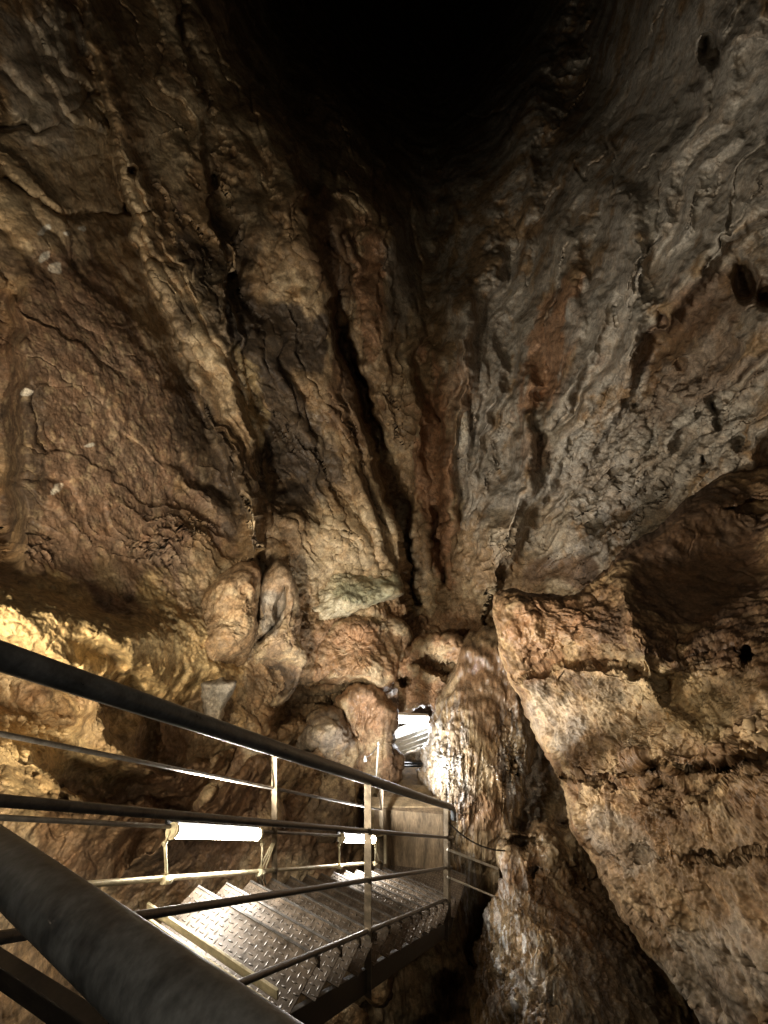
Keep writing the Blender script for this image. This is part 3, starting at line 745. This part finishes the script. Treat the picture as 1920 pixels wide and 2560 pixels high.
# top landing with its bright double nosing, bottom landing plate
mb = MB(); a = near(t_first - .02, .86); z = near(t_first - .14, 1.0)[2]
for off, hh in ((0, .0), (-.055, .006)):
    A = np.array([*(near(t_first - .03, 1)[:2] + HD[:2] * off), z + hh - .02]); mb.bar(A - ACR * .02, A + ACR * (W * S), .012, .045)
child(mb.build('landing_nosing', M['bracket'], bevel=.002), stairs)
tl = t_first + NTR * PITCH
o = tread_mesh(tl, .42, 'bottom_landing'); child(o, stairs)

def railing(name, label, w, posts, t0, t1, post_len, kinds, rmat, extra=None):
    r = empty(name, near(posts[0], 1.0, w)); tag(r, label, 'railing', None)
    n = 24
    for i, (dn, rad, m) in enumerate(kinds):
        mb = MB(); pts = [near(t0 + (t1 - t0) * k / n, dn, w) for k in range(n + 1)]
        if i == 0 and extra: pts += extra
        mb.tube(pts, rad, 18)
        child(mb.build('handrail' if i == 0 else 'rail', M[m], smooth=True), r)
    for pz in posts:
        mb = MB(); q0, q1 = near(pz, .02, w), near(pz, post_len, w)
        mb.box((q0 + q1) / 2, HD * .004, ACR * .026, UPV * (q0[2] - q1[2]) / 2)
        mb.box((q0 + q1) / 2 + ACR * .022 + HD * .028, HD * .024, ACR * .004, UPV * ((q0[2] - q1[2]) / 2 - .004))
        for (dn, rad, m) in kinds[1:]:
            c_ = near(pz, dn, w); mb.tube([c_ - ST / np.linalg.norm(ST) * .02, c_ + ST / np.linalg.norm(ST) * .02], rad * 1.5, 12)
        child(mb.build('post', M['post'], bevel=.0015), r)
    return r
e0 = near(2.9)
railing('railing', 'steel railing with dark round handrail on the near side of the stairs', 0, [1.387, 2.72], -1.6, 2.88, 1.2,
        [(0, .031, 'handrail'), (.284, .013, 'rail'), (.553, .013, 'rail'), (.835, .013, 'rail')], 'rail',
        extra=[near(2.92) + np.array([0, .0, -.012]), near(2.94) + np.array([0, 0, -.05]), near(2.945) + np.array([0, 0, -.12])])
railing('railing', 'steel railing on the wall side of the stairs carrying the tube lamps', W, [1.477, 1.477 + 1.443], -1.2, 2.92, 1.02,
        [(0.02, .026, 'handrail'), (.264, .011, 'rail'), (.55, .011, 'rail'), (.80, .014, 'bracket')], 'rail')

# tube lamps clamped to the wall-side railing
def lamp(label, t0, t1, w, pw):
    L = empty('tube_lamp', near((t0 + t1) / 2, .80, w)); tag(L, label, 'lamp', 'tube lamps')
    dn = .565; a, b = near(t0, dn, w - .015), near(t1, dn, w - .015)
    u = (b - a) / np.linalg.norm(b - a)
    mb = MB(); mb.tube([a + u*.03, b - u*.03], .034, 20); child(mb.build('tube', M['tube'], smooth=True), L)
    for q, s_ in ((a, 1), (b, -1)):
        mb = MB(); mb.tube([q, q + u * s_ * .035], .036, 18); mb.tube([q + u * s_ * .008, q + u * s_ * .026], .041, 18)
        child(mb.build('end_cap', M['bracket'], smooth=True), L)
        foot = q + np.array([0, 0, -.235 * S]) - u * s_ * .03
        knee = q + np.array([0, 0, -.07]) - u * s_ * .045
        mb = MB(); mb.tube([q, knee], .007, 8); mb.tube([knee, foot], .008, 8); mb.tube([knee - HD*.012, knee + HD*.012], .012, 10)
        mb.tube([foot - u*.03, foot + u*.03], .021, 12); mb.tube([foot - ACR*.03, foot + ACR*.035], .009, 10)
        child(mb.build('bracket_arm', M['bracket'], smooth=True), L)
    mb = MB()
    m_ = (a + b) / 2 + ACR * -.01 + UPV * .075
    light('tube_light', tuple(m_), pw, (1, .91, .76) if pw > 60 else (1, .97, .93), .8, 'AREA', tuple(m_ + np.array([.56, .56, .62])), .05, LIGHT_SPREAD, u)
    mb.box((a + b) / 2 + ACR * .05, (b - a) / 2 * .99, ACR * .008, UPV * .05)
    mb.box((a + b) / 2 + ACR * .03 + UPV * .0525, (b - a) / 2 * .985, ACR * .028, UPV * .0025)
    child(mb.build('housing', M['panel'], bevel=.002), L)  # shield added to keep the tube's light off the wall behind
    return L
lamp('lit tube lamp nearest the viewer, left of the far railing post', 1.477 - .674, 1.477 - .14, W, 94)
lamp('lit tube lamp half hidden behind the near railing post', 1.477 + .719, 1.477 + 1.266, W, 42)

# cables by the far post
mb = MB(); q = near(1.477 - .02, .60, W - .02)
for k in range(3):
    mb.tube([q + np.array([-.01*k, 0, -.02]), q + np.array([-.05 - .02*k, 0, -.16]), q + np.array([-.085 - .03*k, 0, -.26]), q + np.array([-.075 - .02*k, 0.02, -.36])], .006, 8)
o = mb.build('power_cable', M['bracket'], smooth=True); tag(o, 'tan power cables looping down beside the far railing post', 'cable')
# yellowish bracket frame at the second far post
mb = MB(); q = near(1.477 + 1.443, .50, W - .03)
mb.tube([q + ST*.0 + np.array([.0, 0, 0]), q + np.array([-.09, 0, -.04]), q + np.array([-.10, 0, -.2]), q + np.array([-.06, 0, -.33])], .009, 8)
mb.bar(q + np.array([.012, 0, .03]), q + np.array([.012, 0, -.36]), .028, .012, (0, 1, 0))
o = mb.build('lamp_bracket', M['bracket'], smooth=False); tag(o, 'yellow angled bracket at the end of the wall-side railing', 'bracket')

# the small side railing right of the end post
pe = near(2.72, .40)
sr = empty('railing', near(2.72, 1.0) + np.array([.05, 0, 0])); tag(sr, 'short pale railing running right from the end post to the flowstone', 'railing')
ends = [(pt(1118,2123,4.12), pt(1245,2172,4.55), .022), (pt(1118,2192,4.12), pt(1245,2245,4.55), .016)]
for a, b, w_ in ends:
    mb = MB(); mb.bar(a, b, .012, w_); child(mb.build('rail', M['white_paint'], bevel=.002), sr)
mb = MB(); mb.bar(pt(1122,2105,4.14), pt(1124,2300,4.14), .03, .012, (0, 1, 0)); child(mb.build('post', M['post'], bevel=.002), sr)
# sagging rope
mb = MB(); pts = []
for i in range(17):
    k = i / 16; pts.append(pt(1115 + 170*k, 2050 + 75*k, 4.2 + .55*k) + np.array([0, 0, -.12 * 4 * k * (1 - k)]))
mb.tube(pts, .008, 8); o = mb.build('rope', M['rope'], smooth=True); tag(o, 'dark rope sagging from the handrail end to the flowstone drapery', 'rope')

# the handrail right in front of the camera
nr_ = empty('railing', pt(200, 2330, .32)); tag(nr_, 'thick mottled grey pipe handrail crossing the lower left corner in close-up', 'railing')
a, b = pt(0, 2154.4, .574), pt(420, 2496, .3428)
mb = MB(); mb.tube([a + (b - a) * k for k in np.linspace(-1.2, 1.9, 60)], .03, 64); child(mb.build('handrail', M['pipe'], smooth=True), nr_)
a2, b2 = pt(0, 2420, .95), pt(240, 2580, .80)
mb = MB(); mb.bar(a2 + (a2 - b2) * 2, b2 + (b2 - a2) * 2, .03, .055); child(mb.build('lower_rail', M['stringer'], bevel=.003), nr_)
for k in (.35, .95, 1.5):
    pass
mb = MB(); p0 = a + (b - a) * -1.15
mb.bar(p0, p0 + np.array([0, 0, -1.0]), .04, .012, (0, 1, 0)); child(mb.build('post', M['post']), nr_)

# ------------------------------------------------------------------ concrete wall, path, steps
def prism(name, top, h, mat, parent=None, bevel=.008):
    """top polygon (3-D points) extruded down by h"""
    mb = MB(); top = [np.asarray(p, float) for p in top]; n = len(top); V = top + [p - UPV * h for p in top]
    mb.add(V, [tuple(range(n))[::-1], tuple(range(n, 2*n))] + [(i, (i+1) % n, n + (i+1) % n, n + i) for i in range(n)])
    return mb.build(name, mat, parent, bevel=bevel)
w0, w1 = pt(935, 2022, 5.05), pt(1108, 2040, 4.95); w1[2] = w0[2]
bk = np.array([.05, .32, 0])
o = prism('concrete_wall', [w0, w1, w1 + bk, w0 + bk], 1.35, M['concrete']); tag(o, 'brown streaked concrete retaining wall at the bottom of the stairs', 'wall')
zt = w0[2] + .012
pa = empty('concrete_path', (float(w0[0] + .3), 5.5, zt)); tag(pa, 'tan concrete path stepping down from the retaining wall to the lit passage', 'path')
def pstep(x0, x1, y0, y1, z, nm, h=.5):
    o = prism(nm, [(x0, y0, z), (x1, y0, z), (x1 + .0, y1, z), (x0 + .0, y1, z)], h, M['step_concrete']); child(o, pa); return o
pstep(w0[0] - .05, w1[0] + .1, 5.07, 5.25, zt, 'slab', .3)
pstep(-.02, .75, 5.252, 5.7, zt - .15, 'step'); pstep(.04, .8, 5.702, 6.15, zt - .30, 'step'); pstep(.1, .85, 6.152, 6.55, zt - .45, 'step')
# lit steps climbing right inside the passage
ps = empty('passage_steps', pt(1035, 1905, 7.3)); tag(ps, 'bright pale steps climbing right under the passage lamp', 'steps')
for k in range(5):
    y0, y1 = 1897 - 12 * k, 1862 - 13 * k; zz = -4.45 + .075 * k
    q0, q1 = pt(985, y0, -zz * F / (y0 - CY)), pt(1090, y1, -zz * F / (y1 - CY))
    o = prism('step', [q0, q1, q1 + np.array([-.06, .3, 0]), q0 + np.array([-.06, .3, 0])], .074, M['white_paint'], bevel=.004); child(o, ps)
mass('rock_outcrop', 'golden brown rubble bank behind the pale passage steps', 'rock', [(985,1850),(1005,1832),(1040,1838),(1075,1826),(1110,1840),(1110,1900),(985,1900)], (1045,1868),
     [(985,1860,8.0),(1100,1860,8.0),(1045,1835,8.3)], wround=18, dround=.25, thick=.4, amp=.09, freq=5, base=GOLD*.8, alt=GOLD, seed=15, step_px=1.5)
mass('boulder', 'small white lit boulder at the foot of the passage steps', 'boulder', [(1006,1905),(1012,1880),(1035,1872),(1062,1868),(1078,1885),(1074,1912),(1010,1914)], (1042,1894),
     [(1010,1890,6.85),(1070,1890,6.8),(1040,1880,6.9)], wround=12, dround=.15, thick=.3, amp=.06, freq=7, base=GREY, alt=PALE, seed=14, step_px=1.5)
gr = empty('metal_grating', pt(1035, 1915, 6.9)); tag(gr, 'dark metal grating strips lying at the foot of the pale passage steps', 'grating')
for k in range(3):
    q = pt(1003, 1908 + 7 * k, 6.75 - .06 * k); mb = MB(); mb.bar(q, q + np.array([.48, .0, 0]), .03, .03); child(mb.build('bar', M['handrail']), gr)
# passage lamp
pl_ = empty('tube_lamp', pt(1033, 1800, 7.5)); tag(pl_, 'lit tube lamp hanging in the passage above the pale steps', 'lamp', 'tube lamps')
a, b = pt(994, 1799, 7.45), pt(1072, 1802, 7.5)
mb = MB(); mb.tube([a, b], .06, 20); child(mb.build('tube', M['tube_far'], smooth=True), pl_)
u = (b - a) / np.linalg.norm(b - a)
for q, s_ in ((a, -1), (b, 1)):
    mb = MB(); mb.tube([q, q + u * s_ * .03], .064, 20); child(mb.build('end_cap', M['white_paint'], smooth=True), pl_)
mb = MB(); mb.box((a + b) / 2 + np.array([0, .08, .06]), (b - a) / 2, np.array([0, .05, 0]), np.array([0, 0, .012])); child(mb.build('housing', M['white_paint']), pl_)
# stanchion with chain left of the passage
s_ = empty('stanchion', pt(940, 1930, 5.35)); tag(s_, 'thin pale pole with chain standing left of the passage', 'post')
mb = MB(); mb.tube([pt(941, 1940, 5.35), pt(946, 1860, 5.35)], .011, 10); child(mb.build('pole', M['white_paint'], smooth=True), s_)
mb = MB(); mb.tube([pt(946, 1861, 5.35), pt(946.5, 1853, 5.35)], [.02, .004], 10); child(mb.build('cap', M['white_paint'], smooth=True), s_)
mb = MB(); mb.tube([pt(946, 1864, 5.35), pt(930, 1884, 5.33), pt(913, 1896, 5.3)], .006, 8); child(mb.build('chain', M['rail'], smooth=True), s_)
mb = MB(); mb.tube([pt(913, 1902, 5.3), pt(913, 1889, 5.3)], [.028, .012], 12); child(mb.build('knob', M['white_paint'], smooth=True), s_)

# ------------------------------------------------------------------ light
WARM = (1, .84, .60)
EXPO = 1.4
q = near(1.477 - 1.85, .62, W + .02)
light('assumed_stair_light', tuple(q), 56, WARM, .8, 'AREA', tuple(q + np.array([-.05, 1.0, .12])), .06)  # unseen light assumed farther up the stairs, added to brighten the left wall
light('rear_fill_light', (1.0, -1.6, CAMZ + 1.4), 34, (1, .88, .72), .3)  # unseen fill light added above and behind the camera
wd = bpy.data.worlds.new('World'); sc.world = wd; wd.use_nodes = True
bg = wd.node_tree.nodes['Background']; sky = wd.node_tree.nodes.new('ShaderNodeTexSky'); sky.sky_type = 'NISHITA'; sky.sun_disc = False
sky.sun_elevation = math.radians(-8)
wd.node_tree.links.new(sky.outputs[0], bg.inputs[0]); bg.inputs[1].default_value = .05

# ------------------------------------------------------------------ camera
cam = bpy.data.cameras.new('camera'); co = bpy.data.objects.new('camera', cam); COL.objects.link(co)
co.location = (0, 0, CAMZ); co.rotation_euler = (math.radians(90), 0, 0)
cam.sensor_fit = 'VERTICAL'; cam.sensor_height = 36; cam.lens = 36 * F / 2560; cam.clip_start = .02; cam.clip_end = 200
sc.camera = co
sc.view_settings.view_transform = 'Standard'; sc.view_settings.look = 'None'; sc.view_settings.exposure = EXPO; sc.view_settings.gamma = 1
sc.cycles.use_denoising = True
sc.cycles.max_bounces = 6; sc.cycles.diffuse_bounces = 4
